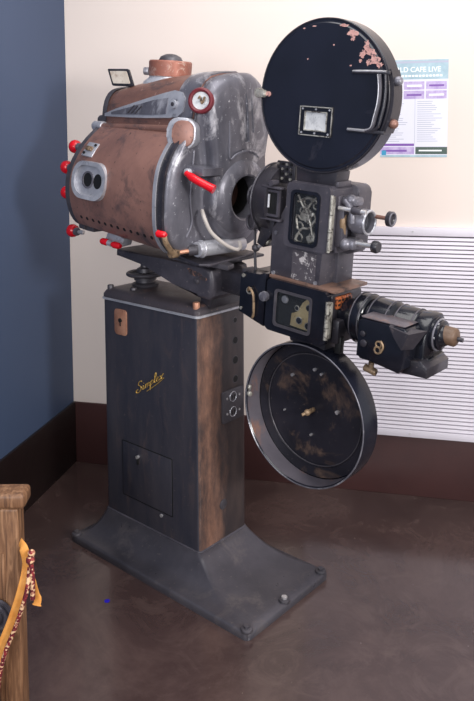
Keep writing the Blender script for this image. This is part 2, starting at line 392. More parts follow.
# lamphouse arm
mb=MB(T)
mb.prism([(-.44,.026),(-.44,.052),(-.2,.062),(.0,.074),(.035,.066),(.045,.04),(.045,-.02),(.03,-.036),(-.02,-.036),(-.13,.000),(-.28,.020)],'v',.02,.21,'headgrey',.014,3)
mb.box(.0,.30,.07,.16,-.01,.07,'black2',.01)
mb.box(-.03,.02,.05,.20,-.07,-.03,'black2',.004)
arm=mb.build('support_arm',PR)
mb=MB(T); mb.cyl((-.02,.02,.02),(-.02,.012,.02),.010,'cast_dark',seg=18,bev=.002); mb.build('pivot_bolt',arm)
rnd=random.Random(3)
for (x,z,w_,h_) in ((-.030,.044,.034,.009),(.004,.034,.020,.008),(-.055,.052,.014,.005)):
    mb=MB(T); mb.prism([(x+cos(2*PI*k/22)*w_*rnd.uniform(.75,1.1),z+sin(2*PI*k/22)*h_*rnd.uniform(.6,1.15)) for k in range(22)],'v',.0194,.0206,'rustpatch'); lab(mb.build('bare_paint_patch',arm),'scraped orange-brown patch')
mb=MB(T); mb.prism([(-.1,.078),(-.085,.092),(-.03,.092),(.0,.07),(.1,.06),(.11,.02),(.0,.0),(-.05,.0)],'c',.082,.098,'cast_dark',.002)
mb.prism([(-.12,-.03),(.02,-.03),(.055,.03),(.055,.27),(-.12,.27)],'c',.086,.096,'cast_dark',.003)
mb.build('lamp_rail',arm)

mb=MB(T); mb.prism([(-.09,-.02),(.055,-.055),(.080,-.03),(.045,.225),(-.07,.26)],'c',.096,.104,'headgrey',.002); mb.box(-.04,.02,.03,.20,.070,.098,'cast_dark',.004); mb.build('drip_plate',arm)
# ---- lamphouse: loft of cross-sections (v, c), mirrored about VA
VA=.12; MF=.56   # the far side is shallower than the door side
endA=[(.12,.135),(.0,.135),(-.06,.14),(-.097,.152),(-.130,.20),(-.145,.271),(-.135,.348),(-.086,.428),(-.022,.486),(.0,.497),(.004,.515),(.012,.58),(.045,.622),(.12,.638)]
endB=[(.12,.128),(-.03,.128),(-.085,.132),(-.133,.145),(-.174,.203),(-.185,.303),(-.178,.394),(-.150,.455),(-.105,.509),(-.085,.520),(-.075,.54),(-.055,.63),(.0,.69),(.12,.708)]
def half(t_,off=0):
    top=0
    P=[]
    for i,((x,y),(X,Y)) in enumerate(zip(endA,endB)):
        px,py=x+(X-x)*t_, y+(Y-y)*t_
        if i>=10: py+= .016*sin(PI*min(1,t_*1.0))*((i-9)/4)     # hood bows upward along its length
        P.append((px,py))
    return P
def crom(P,n=4):
    Q=[]
    for i in range(len(P)-1):
        a=P[max(0,i-1)];b=P[i];c=P[i+1];d=P[min(len(P)-1,i+2)]
        for k in range(n):
            t=k/n; Q.append(tuple(.5*((2*b[j])+(c[j]-a[j])*t+(2*a[j]-5*b[j]+4*c[j]-d[j])*t*t+(3*b[j]-a[j]-3*c[j]+d[j])*t**3) for j in (0,1)))
    Q.append(P[-1]); return Q
def full(P,a):
    L=[Vector((a,x,y)) for x,y in P]; R=[Vector((a,VA+(VA-x)*MF,y-(.34*max(0,y-.5)*max(0,(VA-x)/.2)**1.5))) for x,y in P[-2:0:-1]]; return L+R
def sec(t_,a,sh=0,n=3):
    P=crom(half(t_),n)
    if sh: P=[(VA+(x-VA)*(1-sh),.33+(y-.33)*(1-sh)) for x,y in P]
    return full(P,a)
A0,A1=-.500,.012
mb=MB(T)
mb.loft([sec(0,A0-.014,.16),sec(0,A0-.008,.04),sec(0,A0,0)]+[sec(k/10,A0+(A1-A0)*k/10) for k in range(1,11)],'copper2'); lamp=mb.build('lamphouse',PR,40)
# left end frame
mb=MB(T); mb.loft([sec(0,A0-.022,.10),sec(0,A0-.022,-.015),sec(0,A0-.006,-.02),sec(0,A0+.002,-.012)],'cast_dark',cap1=False); mb.build('rear_end_frame',lamp)
# copper side door: shell over the lower bulge
def doorloop(t_,a,off,i0=3.0,i1=8.6):
    P=crom(half(t_),4); lo_,hi_=int(i0*4),int(i1*4); S_=P[lo_:hi_+1]; out=[]
    for k,(x,y) in enumerate(S_):
        A_=S_[max(0,k-1)];B_=S_[min(len(S_)-1,k+1)]; dx,dy=B_[0]-A_[0],B_[1]-A_[1]; l=math.hypot(dx,dy)
        out.append((x-dy/l*off,y+dx/l*off))
    return out
def shell(a0,a1,o0,o1,mat,mbx,n=12,i0=3.0,i1=8.6):
    L=[]
    for k in range(n+1):
        a=a0+(a1-a0)*k/n; t_=(a-A0)/(A1-A0)
        ou=doorloop(t_,a,o1,i0,i1); inn=doorloop(t_,a,o0,i0,i1)
        L.append([Vector((a,x,y)) for x,y in ou]+[Vector((a,x,y)) for x,y in inn[::-1]])
    mbx.loft(L,mat)
def on_door(a,i,off=0):
    t_=(a-A0)/(A1-A0); P=crom(half(t_),4); k=int(i*4); x,y=P[k]; A_=P[k-1];B_=P[k+1]; dx,dy=B_[0]-A_[0],B_[1]-A_[1]; l=math.hypot(dx,dy)
    n=Vector((0,-dy/l,dx/l)); return Vector((a,x,y))+n*off,n
mb=MB(T); shell(A0+.005,-.028,-.002,.006,'copper',mb)
for k in range(12):
    a=-.452+k*.0362; p_,n_=on_door(a+.006,3.75,.006)
    mb.cyl(p_-n_*.002,p_+n_*.0006,.0066,'dark',seg=12)
door=mb.build('side_door',lamp,45)
mb=MB(T); shell(-.028,-.014,-.002,.009,'silver',mb,3,2.2,8.8); shell(-.014,.0145,-.004,.0045,'black2',mb,4,.5,8.1); mb.build('door_rim',lamp)
# porthole on the door
def tangent_mb(a,i,off): 
    p_,n_=on_door(a,i,off); e1=Vector((1,-.09,0)).normalized(); e1=(e1-n_*e1.dot(n_)).normalized(); e2=n_.cross(e1)
    if e2.z<0: e2=-e2
    return p_,e1,e2,n_
p_,e1,e2,n_=tangent_mb(-.362,5.5,.006)
fr=lambda q: T(p_+e1*q[0]*1.14+n_*q[1]+e2*q[2]*1.14)
mb=MB(fr)
mb.prism(rr(-.078,.078,-.056,.056,.05,8),'v',-.02,.007,'silver',.003)
mb.frame(rr(-.078,.078,-.056,.056,.05,8),rr(-.066,.066,-.044,.044,.042,8),'v',.006,.016,'silver')
for x in (-.008,.036): mb.lathe((x,.006,.002),(0,1,0),[(0,.026),(.005,.026),(.005,.021),(0,.02)],'cast',24,cap=False) if x<0 else None; mb.prism([(x+px*(.8 if x>0 else 1),.002+pz) for px,pz in circ(0,0,.022)],'v',.004,.0085,'dark')
mb.build('inspection_window',lamp)
# latch plate
p_,e1,e2,n_=tangent_mb(-.430,6.8,.006); mb=MB(lambda q:T(p_+e1*q[0]+n_*q[1]+e2*q[2]))
mb.box(-.03,.03,-.004,.006,-.028,.028,'silver',.003); mb.box(-.016,.016,.006,.016,-.008,.008,'brassold',.003); mb.cyl((.018,.006,.018),(.018,.01,.018),.005,'dark',seg=12); mb.cyl((-.018,.006,-.018),(-.018,.01,-.018),.005,'dark',seg=12)
mb.build('latch_plate',lamp)
# hinge rail between door and hood
mb=MB(T)
pa=[(A0-.01,-.006,.493),(-.02,-.098,.520)]
mb.tube(pa,.0125,'copper2',14,1); mb.build('hinge_rail',lamp)
mb=MB(T); mb.cyl((A0-.055,-.0,.492),(A0+.005,-.006,.494),.019,'silver',seg=20,bev=.004); mb.cyl((A0-.05,.02,.515),(A0-.0,.02,.52),.017,'cast_dark',seg=20,bev=.004); mb.box(A0-.05,A0-.01,-.01,.05,.47,.50,'cast_dark',.006); mb.build('rail_end_bracket',lamp)
# silver spear-shaped emblem on the hood side
def hoodpt(a,i,off=0):
    return on_door(a,i,off)
def strip(spec,off0,off1,mat,mbx):
    """spec [(a, i_lo, i_hi)] patch raised over the hood side"""
    L=[]
    for a,ilo,ihi in spec:
        loop=[]
        n=6
        P=[on_door(a,ilo+(ihi-ilo)*k/n,off1)[0] for k in range(n+1)]; Q=[on_door(a,ilo+(ihi-ilo)*k/n,off0)[0] for k in range(n+1)]
        L.append(P+Q[::-1])
    mbx.loft(L,mat)
def hp(a,c,off=0):  # point on hood side at height c
    t_=(a-A0)/(A1-A0); P=crom(half(t_),8); best=min(range(8*9,len(P)-1),key=lambda k:abs(P[k][1]-c)); x,y=P[best]
    A_=P[best-1];B_=P[best+1]; dx,dy=B_[0]-A_[0],B_[1]-A_[1]; l=math.hypot(dx,dy); n=Vector((0,-dy/l,dx/l)); return Vector((a,x,c))+n*off
def hoodplate(pts,off0,off1,mat,mbx):
    """pts: [(a, c_lo, c_hi)]"""
    L=[]
    for a,c0,c1 in pts:
        n=5; L.append([hp(a,c0+(c1-c0)*k/n,off1) for k in range(n+1)]+[hp(a,c0+(c1-c0)*k/n,off0) for k in range(n,-1,-1)])
    mbx.loft(L,mat)
mb=MB(T)
hoodplate([(-.495,.531,.541),(-.42,.533,.562),(-.33,.536,.583),(-.24,.540,.604),(-.15,.546,.624),(-.10,.549,.634),(-.055,.556,.630),(-.034,.572,.612)],-.004,.012,'silver',mb)
hoodplate([(-.45,.540,.548),(-.33,.546,.572),(-.20,.552,.600),(-.12,.560,.610)],.011,.0135,'cast',mb)
for k in range(3):
    a=-.34+k*.022; q0=hp(a,.552,.014); q1=hp(a+.035,.578,.014); mb.tube([q0,q1],.0028,'cast_dark',8,1)
q0=hp(-.082,.592,.012); mb.cyl(q0,q0+Vector((0,-.008,.001)),.015,'silver',seg=18,bev=.002); mb.cyl(q0+Vector((0,-.008,.001)),q0+Vector((0,-.0095,.001)),.007,'cast_dark',seg=12)
lab(mb.build('trim_emblem',lamp),'silver spear-shaped side moulding')
# copper boss with silver rim beside the rail
bx=Vector((.002,-.112,.512)); bd=Vector((.45,-1,.05)).normalized()
ex=Vector((1,.45,0)).normalized(); ez=ex.cross(bd)*-1
if ez.z<0: ez=-ez
mb=MB(lambda q:T(bx+ex*q[0]+bd*q[1]+ez*q[2]))
mb.prism(rr(-.042,.052,-.050,.046,.035,8),'v',-.05,.012,'silver',.004); mb.prism(rr(-.022,.047,-.042,.038,.028,8),'v',.012,.020,'copper',.004)
mb.build('corner_boss',lamp)

# grey cast front of the lamphouse
def collar(a,off):
    P=crom(half((a-A0)/(A1-A0)),3)[28:]
    P=[(VA+(x-VA)*(1+off*6),y+off) for x,y in P]
    L=[Vector((a,x,y)) for x,y in P]+[Vector((a,VA+(VA-x)*MF,y-(.34*max(0,y-.5)*max(0,(VA-x)/.2)**1.5))) for x,y in P[-2::-1]]
    return L
mb=MB(T); mb.loft([collar(-.088,-.004),collar(-.088,.003),collar(-.080,.006),collar(-.04,.006),collar(.008,.004),collar(.010,-.004)],'cast'); mb.build('hood_collar',lamp)

def snoutP():
    return [(.12,.158),(.07,.162),(.02,.185),(-.018,.235),(-.030,.31),(-.036,.38),(-.046,.45),(-.062,.53),(-.074,.60),(-.066,.648),(-.03,.682),(.03,.700),(.08,.706),(.12,.708)]
SN=crom(snoutP(),3); EB=crom(endB,3)
def blend(w,a,sh=0):
    P=[(e[0]*(1-w)+s_[0]*w, e[1]*(1-w)+s_[1]*w) for e,s_ in zip(EB,SN)]
    if sh: P=[(VA+(x-VA)*(1-sh),.40+(y-.40)*(1-sh)) for x,y in P]
    return full(P,a)
mb=MB(T)
mb.loft([blend(0,.002,.05),blend(0,.004,.022),blend(0,.012,.012),blend(.04,.022,.010),blend(.14,.029),blend(.26,.034),blend(.45,.035),blend(.70,.034),blend(.88,.034),blend(.97,.040),blend(1,.05)],'cast',cap0=True,cap1=False)
fa=.086
HV,HC,HR=.097,.312,.070
n=len(full(SN,0))
def sn(a,sh): return full([(VA+(x-VA)*(1-sh),.42+(y-.42)*(1-sh)) for x,y in SN],a)
outer=sn(fa,.12)
hole=[]
for v in outer:
    ang=math.atan2(v.z-.42,v.y-VA); ang=math.atan2((v.z-HC),(v.y-HV)); hole.append(ang)
def hl(r,a): return [Vector((a,HV+cos(g)*r,HC+sin(g)*r)) for g in hole]
mb.loft([blend(1,.05),sn(.064,.008),sn(.074,.03),sn(.081,.06),outer,hl(.105,fa+.002),hl(HR+.004,fa+.002),hl(HR+.002,-.02)],'cast',cap0=False,cap1=False)
front=mb.build('front_casting',lamp,50)
mb=MB(T); mb.lathe((.03,HV,HC),(1,0,0),[(0,.134),(.035,.134),(.050,.129),(.062,.117),(.070,.100),(.073,.085),(.075,HR+.006),(.072,HR),(.06,HR-.002),(-.03,HR-.004)],'cast',56,cap=False); mb.build('port_surround',front)
mb=MB(T); mb.lathe((-.03,HV,HC),(1,0,0),[(0,.0),(0,HR-.010),(.088,HR-.006)],'dark',40,cap=False); mb.build('light_port',lamp)
mb=MB(T)
# raised rib lines of the casting
def rib(pts,r=.0035): mb.tube(pts,r,'cast',8,5)
rib([(.084,.014,.555),(.087,.018,.50),(.089,.022,.437),(.094,.050,.452),(.096,.098,.462),(.093,.145,.452),(.080,.178,.430)],.0042)
for k,(v0,l) in enumerate(((.094,.0),(.120,.03),(.142,.075))): rib([(.050,v0-.02,.702-.008*k),(.080,v0-.010,.655-.006*k),(.088-.003*k,v0+.002,.58),(.091-.005*k,v0+.012,.49+l)],.0042)
mb.build('casting_rib',front)
mb=MB(T)
rib([(.036,-.085,.46),(.038,-.092,.36),(.038,-.092,.30),(.038,-.080,.235),(.034,-.098,.19)],.0035); mb.build('shoulder_rib',front)
# window gauge with dark red ring
gp=Vector((-.005,-.035,.625)); gd=Vector((.62,-.78,.1)).normalized()
gp=Vector((.050,-.078,.612)); gd=Vector((.42,-.90,.12)).normalized()
mb=MB(T); mb.cyl(gp-gd*.05,gp+gd*.008,.039,'dred',seg=32,bev=.002); mb.ring(gp+gd*.010,gd,.0335,.0068,'dred',36,8); mb.cyl(gp+gd*.006,gp+gd*.009,.030,'cloudy',seg=28); mb.tube([gp+gd*.010+Vector((-.018,0,-.01)),gp+gd*.010+Vector((-.004,0,.012)),gp+gd*.010+Vector((.006,0,-.008)),gp+gd*.010+Vector((.016,0,.012))],.0035,'brassold',6,3); mb.build('arc_viewing_window',lamp)
# lever with red grip
lp0=Vector((.040,-.095,.392))
mb=MB(T); mb.prism([(.005,.375),(.07,.378),(.105,.390),(.105,.412),(.03,.418),(-.005,.412)],'v',-.115,-.02,'cast',.006); mb.cyl((.050,-.11,.396),(.050,-.13,.396),.012,'silver',seg=16,bev=.002); lv=mb.build('lever_bracket',lamp)
mb=MB(T); mb.tube([(.052,-.13,.394),(.092,-.13,.379),(.150,-.11,.356)],[.009,.0125,.0125,.014],'red',14,3); lab(mb.build('red_lever_grip',lamp),'red bakelite lever grip')
# knobs on the rear end
for a,v,c in ((-.600,-.055,.413),(-.640,-.06,.333),(-.634,-.06,.240),(-.606,-.05,.099)):
    mb=MB(T); mb.cyl((a+(.09 if c>.1 else .055),v+.01,c),(a+.015,v,c),.008,'steel',seg=12); mb.cyl((a+.034,v,c),(a+.010,v,c),.015,'cast',seg=16,bev=.003)
    k_=mb.build('control_spindle',lamp)
    mb=MB(T); mb.lathe((a+.016,v,c),(-1,0,0),[(-.008,.010),(-.004,.017),(.004,.023),(.013,.025),(.023,.023),(.031,.016),(.035,.004)],'red',20); lab(mb.build('control_knob',lamp),'red round control knob')
mb=MB(T); mb.box(A0-.045,A0-.01,-.07,-.01,.12,.42,'cast_dark',.006); mb.box(A0-.04,A0+.03,-.06,-.0,.115,.135,'cast_dark',.006); mb.build('control_bracket',lamp)
# knob pair on silver boss under the door
mb=MB(T); mb.prism([(-.35,.115),(-.30,.095),(-.26,.110),(-.25,.135),(-.30,.15),(-.34,.140)],'v',-.105,-.06,'silver',.006); mb.cyl((-.318,-.115,.112),(-.300,-.115,.110),.010,'silver',seg=14); mb.build('door_catch',lamp)
mb=MB(T)
mb.lathe((-.315,-.115,.112),(-1,-.1,.02),[(0,.008),(.01,.012),(.03,.0115),(.038,.007)],'red',16); mb.lathe((-.298,-.115,.110),(1,.1,-.02),[(0,.008),(.01,.012),(.03,.0115),(.04,.007)],'red',16)
lab(mb.build('door_catch_knob',lamp),'pair of red catch knobs')
mb=MB(T); mb.tube([(.026,-.186,.204),(.030,-.180,.180),(.028,-.145,.142)],.009,'brassold',10,3,flat=.6); mb.cyl((.015,-.145,.140),(.015,-.115,.140),.015,'brassold',seg=18,bev=.003); mb.cyl((.015,-.125,.140),(.045,-.07,.148),.007,'copperplate',seg=12); mb.build('focus_lever',lamp)
mb=MB(T); mb.lathe((.022,-.186,.206),(-1,-.15,0),[(-.012,.006),(-.006,.010),(.02,.0115),(.026,.006)],'red',16); lab(mb.build('focus_lever_knob',lamp),'red lever knob')
# silver burner-drive cylinder with cap
mb=MB(T); mb.cyl((.050,-.065,.150),(.070,.13,.152),.025,'silver',seg=28,bev=.003); mb.cyl((.030,-.078,.146),(.052,-.06,.150),.017,'cast_dark',seg=20); mb.ring((.051,-.045,.150),(.14,.99,.02),.025,.004,'silver',28,8); mb.build('drive_cylinder',lamp)
mb=MB(T); mb.tube([(.06,-.060,.275),(.085,-.074,.255),(.095,-.052,.212),(.112,-.005,.172),(.116,.045,.150),(.115,.068,.152),(.10,.080,.168)],.0062,'ivory',10,5); lab(mb.build('power_cable',lamp),'ivory bent cable')
# chimney
mb=MB(T)
cx,cv,cc=-.30,.12,.0
mb.lathe((cx,cv,.643),(0,0,1),[(0,.098),(.02,.092),(.035,.074),(.045,.070)],'silver',40)
mb.lathe((cx,cv,.684),(0,0,1),[(0,.068),(.0,.074),(.050,.076),(.055,.072),(.055,.060),(.04,.055)],'chimneyc',40)
ch=mb.build('chimney',lamp)
mb=MB(T); mb.lathe((cx,cv,.722),(0,0,1),[(0,.045),(.018,.043),(.031,.036),(.040,.018),(.042,.002)],'cast_dark',28); lab(mb.build('chimney_cap',lamp),'dark domed chimney cap')
mb=MB(T); mb.cyl((cx-.075,cv-.03,.70),(cx-.092,cv-.04,.70),.014,'cast',seg=16,bev=.002); mb.build('chimney_screw',lamp)
# mirror on a stalk
mp=Vector((-.475,.04,.668)); mx=Vector((.93,-.1,-.34)).normalized(); mn=Vector((.15,-.9,.4)).normalized(); mn=(mn-mx*mn.dot(mx)).normalized(); mz=mx.cross(mn)*-1
if mz.z<0: mz=-mz
mb=MB(T); mb.tube([(-.42,.07,.62),(-.43,.06,.64),(-.435,.05,.645)],.011,'cast_dark',10,2); mb.build('mirror_bracket',lamp)
mx2=Vector((.98,.12,-.06)).normalized(); 
F=lambda q:T(Vector((-.470,.04,.672))+Vector((1.0,.0,.02))*q[0]+Vector((.1,-.98,.1))*q[1]+Vector((-.60,.14,.84))*q[2])
mb=MB(F); mb.prism(rr(-.058,.058,-.036,.036,.006,3),'v',-.006,.004,'black2',.002); mr=mb.build('mirror_frame',lamp)
mb=MB(F); mb.prism(rr(-.046,.046,-.026,.026,.004,3),'v',.0035,.006,'mirror'); mb.build('mirror_glass',lamp)

# ---- shutter housing
mb=MB(T)
SV,SCc=.108,.322
mb.lathe((.257,SV,SCc),(-1,0,0),[(0,.098),(.0,.112),(.045,.112),(.056,.105),(.060,.098),(.078,.070),(.092,.046),(.118,.036),(.128,.034),(.128,.028),(.10,.028),(.10,.0)],'black2',48)
sh=mb.build('shutter_housing',PR)
mb=MB(T); mb.ring((.205,SV,SCc),(1,0,0),.112,.0035,'headgrey',48,6); mb.ring((.130,SV,SCc-.0),(1,0,0),.034,.005,'headgrey',32,8); mb.build('housing_edge',sh)
mb=MB(T); mb.box(.246,.30,.02,.07,.278,.368,'black2',.004); mb.frame(rr(.246,.300,.284,.364,.004,3),rr(.253,.293,.291,.357,.003,3),'v',.012,.022,'headgrey'); mb.prism(rr(.253,.293,.291,.357,.003,3),'v',.018,.0205,'dark'); mb.cyl((.275,.0,.385),(.275,.03,.385),.009,'headgrey',seg=14); mb.box(.236,.31,.005,.03,.368,.375,'headgrey',.002); mb.box(.236,.31,.005,.03,.272,.278,'headgrey',.002); mb.cyl((.262,.012,.31),(.262,.012,.35),.004,'silver',seg=10); mb.build('inspection_box',sh)
mb=MB(T)
for i in range(4):
    for j in range(4): mb.cyl((.248+.0155*i,.074,.395+.0145*j),(.248+.0155*i,.066,.395+.0145*j),.0045,'cream_mech' if (i+j)%2 else 'dark',seg=10)
mb.box(.238,.310,.070,.078,.38,.448,'black2',.004); mb.build('perforated_guard',sh)
mb=MB(T); mb.cyl((.195,.055,.252),(.185,.03,.252),.025,'cast_dark',seg=24,bev=.003); mb.ring((.1845,.028,.252),(-.37,-.93,0),.023,.0035,'headgrey',28,8); mb.build('indicator_dial',sh)
mb=MB(T)
mb.tube([(.187,.05,.235),(.190,.05,.17),(.199,.05,.098)],.0045,'cast_dark',8,2); mb.ball((.194,.05,.169),.013,'cast_dark'); mb.tube([(.194,.05,.169),(.225,.05,.185),(.240,.05,.198)],.005,'steel',8,2); mb.ball((.24,.045,.199),.013,'cream_mech')
mb.prism([(.21,.19),(.235,.18),(.275,.24),(.275,.30),(.23,.27)],'v',.03,.09,'black2',.005)
mb.box(.16,.27,.03,.08,.085,.100,'cast_dark',.004)
mb.build('shutter_linkage',sh)

# ---- projector head
HF=.03; HBk=.185
mb=MB(T)
mb.prism([(.267,.250),(.300,.281),(.322,.330),(.322,.385),(.330,.398),(.468,.398),(.479,.388),(.479,.215),(.452,.205),(.452,.092),(.270,.092)],'v',HF,HBk-.03,'headgrey',.004)
mb.prism(rr(.33,.503,.195,.40,.022),'v',.125,HBk+.01,'headgrey',.004)
mb.prism(rr(.30,.466,.092,.21,.004,2),'v',.10,HBk,'headgrey',.002)
head=mb.build('projector_head',PR)
mb=MB(T); mb.frame(rr(.324,.477,.205,.396,.014),rr(.349,.440,.222,.371,.016),'v',HF-.014,HF,'headgrey'); dr=mb.build('head_door',head)
mb=MB(T); mb.frame(rr(.343,.446,.216,.377,.018),rr(.352,.437,.225,.368,.014),'v',HF-.019,HF-.012,'black'); mb.build('window_gasket',head)
mb=MB(T); mb.prism(rr(.349,.440,.222,.371,.012),'v',HF-.009,HF-.007,'glass'); mb.build('door_window',head)
# mechanism behind the window
mb=MB(T); mb.prism(rr(.345,.444,.218,.375,.01),'v',HF-.002,HF+.001,'dark')
for a,c,r in ((.395,.345,.013),(.372,.27,.011),(.408,.30,.016),(.42,.245,.012),(.38,.315,.010),(.425,.335,.009),(.372,.235,.012)):
    mb.ring((a,HF-.004,c),(0,-1,0),r,.0028,'cream_mech',20,6)
for P in ([(.36,.36),(.38,.33),(.40,.31),(.42,.25)],[(.425,.36),(.40,.33),(.385,.29),(.36,.30),(.365,.262)],[(.43,.30),(.41,.27),(.38,.262),(.36,.228)],[(.36,.34),(.395,.355),(.43,.345),(.432,.29)]):
    mb.tube([(x,HF-.005,y) for x,y in P],.0035,'cream_mech',8,4)
mb.box(.375,.415,HF-.008,HF,.285,.325,'cream_mech',.004,rot=('Y',.5)); mb.box(.40,.432,HF-.008,HF,.228,.25,'cream_mech',.004,rot=('Y',-.4))
lab(mb.build('film_mechanism',head),'pale metal film gate mechanism')
mb=MB(T); mb.box(.477,.484,HF-.010,HF+.006,.215,.372,'cream_mech',.002); mb.cyl((.482,HF-.012,.212),(.482,HF-.012,.375),.0052,'cream_mech',seg=12)
for c in (.27,.32): mb.ring((.482,HF-.012,c),(0,0,1),.0063,.001,'dark',12,6)
mb.build('door_hinge',head)
mb=MB(T); mb.prism(rr(.352,.436,.108,.196,.004),'v',HF-.0015,HF+.001,'paper_scrap'); mb.build('scraped_patch',head)
for a,c in ((.285,.112),(.285,.235),(.44,.112)):
    mb=MB(T); mb.cyl((a,HF,c),(a,HF-.004,c),.006,'cast',seg=12); mb.build('screw',head)
# lens bracket and lens on the front
mb=MB(T); mb.box(.476,.486,.050,.150,.205,.372,'headgrey',.003); mb.box(.480,.505,.048,.078,.225,.345,'headgrey',.004)
mb.box(.484,.530,.060,.115,.345,.372,'cast',.010); mb.box(.484,.54,.055,.115,.222,.252,'cast',.010); mb.ball((.512,.07,.362),.017,'cast'); mb.ball((.510,.062,.236),.018,'cast')
mb.tube([(.50,.06,.36),(.525,.055,.335),(.53,.055,.30)],.009,'cast',10,3)
mb.build('lens_bracket',head)
LV,LC=.098,.303
mb=MB(T); mb.lathe((.470,LV,LC),(1,0,0),[(0,.030),(.045,.030),(.047,.037),(.085,.037),(.090,.034),(.090,.029),(.07,.026),(.062,.0)],'cast',36); mb.ring((.560,LV,LC),(1,0,0),.0335,.0035,'silver',36,8)
mb.tube([(.492,.07,.33),(.50,.055,.30),(.495,.065,.26)],.010,'brassold',10,3)
ln=mb.build('projection_lens',head)
mb=MB(T); mb.lathe((.548,LV,LC),(1,0,0),[(0,0),(0,.028),(.004,.02),(.0055,0)],'glass',28,cap=False); mb.build('lens_glass',head)
mb=MB(T); mb.cyl((.486,.05,.338),(.575,.05,.338),.0065,'steel',seg=14); mb.cyl((.53,.05,.338),(.56,.05,.338),.011,'headgrey',seg=16,bev=.002); mb.build('focus_rod',head)
mb=MB(T); mb.cyl((.50,.13,.318),(.605,.13,.318),.006,'copper2',seg=12)
mb.lathe((.596,.13,.318),(1,0,0),[(0,.008),(.004,.016),(.006,.022),(.018,.022),(.020,.018),(.014,.012),(.014,.0)],'black2',28); mb.ring((.614,.13,.318),(1,0,0),.018,.003,'cast',28,6); mb.build('focus_knob',head)
mb=MB(T); mb.cyl((.50,.075,.243),(.60,.075,.243),.007,'steel',seg=12); mb.lathe((.588,.075,.243),(1,0,0),[(0,.009),(.004,.017),(.016,.018),(.022,.015),(.022,0)],'black2',12); mb.build('framing_knob',head)

# ---- upper magazine
UC=(.407,.648); UR=.219; UV=.035
mb=MB(T)
mb.lathe((UC[0],UV,UC[1]),(0,1,0),[(0,UR-.012),(.0,UR-.006),(.006,UR),(.060,UR),(.066,UR-.008),(.066,.0)],'magazine',96,cap=False)
mb.lathe((UC[0],UV,UC[1]),(0,1,0),[(.0,UR-.012),(-.004,UR-.016),(-.005,UR-.03),(-.005,.0)],'magazine',96,cap=False)
um=mb.build('upper_magazine',PR,30)
mb=MB(T); mb.ring((UC[0],UV+.001,UC[1]),(0,1,0),UR-.003,.0025,'black2',96,6); mb.build('door_edge',um)
wx0,wx1,wz0,wz1=.343,.455,.534,.618
mb=MB(T); mb.frame(rr(wx0,wx1,wz0,wz1,.002,2),rr(wx0+.018,wx1-.018,wz0+.015,wz1-.015,.002,2),'v',UV-.008,UV-.004,'black')
mb.frame(rr(wx0,wx1,wz0,wz1,.002,2),rr(wx0+.003,wx1-.003,wz0+.003,wz1-.003,.002,2),'v',UV-.0095,UV-.004,'cream_mech'); mb.frame(rr(wx0+.017,wx1-.017,wz0+.014,wz1-.014,.002,2),rr(wx0+.020,wx1-.020,wz0+.017,wz1-.017,.002,2),'v',UV-.0095,UV-.004,'cream_mech')
for a in (wx0+.01,wx1-.01,(wx0+wx1)/2):
    for c in (wz0+.008,wz1-.008): mb.cyl((a,UV-.008,c),(a,UV-.0100,c),.003,'steel',seg=8)
mb.build('window_frame',um)
mb=MB(T); mb.prism(rr(wx0+.018,wx1-.018,wz0+.015,wz1-.015,.002,2),'v',UV-.0065,UV-.0045,'cloudy'); lab(mb.build('film_window',um),'cloudy square pane')
# latch straps at the right edge
mb=MB(T)
mb.box(.508,.625,UV-.011,UV-.004,.714,.724,'black2',.002); mb.box(.508,.622,UV-.011,UV-.004,.556,.566,'black2',.002)
mb.tube([(.510,UV-.008,.7205),(.56,UV-.010,.7215),(.615,UV-.011,.7215)],.0035,'steel',8,2); mb.tube([(.508,UV-.008,.5625),(.565,UV-.011,.5625)],.0042,'steel',8,1)
arc=[(.565,.563),(.585,.572),(.592,.60),(.600,.64),(.600,.68),(.594,.714)]
mb.tube([(x,UV-.009,y) for x,y in arc],.0055,'headgrey',8,4); mb.tube([(x-.003,UV-.0135,y) for x,y in arc],.0018,'steel',6,4)
arc=[(.585,.563),(.602,.575),(.609,.60),(.616,.64),(.616,.68),(.612,.714)]
mb.tube([(x,UV-.009,y) for x,y in arc],.0045,'black2',8,4)
mb.build('door_hinge',um)
mb=MB(T)
for v in (UV+.0,): pass
def rimp(ang,r=UR+.004,v=UV+.03): return (UC[0]+cos(ang)*r,v,UC[1]+sin(ang)*r)
L=[]
for k in range(13):
    g=-.42+k*.064+.02; L.append([Vector(rimp(g,UR+o,UV+w)) for o,w in ((-.002,.004),(.009,.004),(.009,.05),(-.002,.05))])
mb.loft(L,'black2'); mb.ball(rimp(.22,UR+.015,UV+.02),.013,'cast'); mb.ball(rimp(-.27,UR+.015,UV+.02),.013,'copper2'); mb.build('hinge_strap',um)
mb=MB(T); mb.cyl((.186,UV-.016,.647),(.186,UV+.02,.647),.015,'cream_mech',seg=14,bev=.003); mb.cyl((.204,UV-.02,.645),(.204,UV,.645),.012,'cream_mech',seg=12,bev=.002); mb.cyl((.222,UV-.010,.645),(.222,UV,.645),.008,'pink',seg=12); mb.build('door_catch',um)
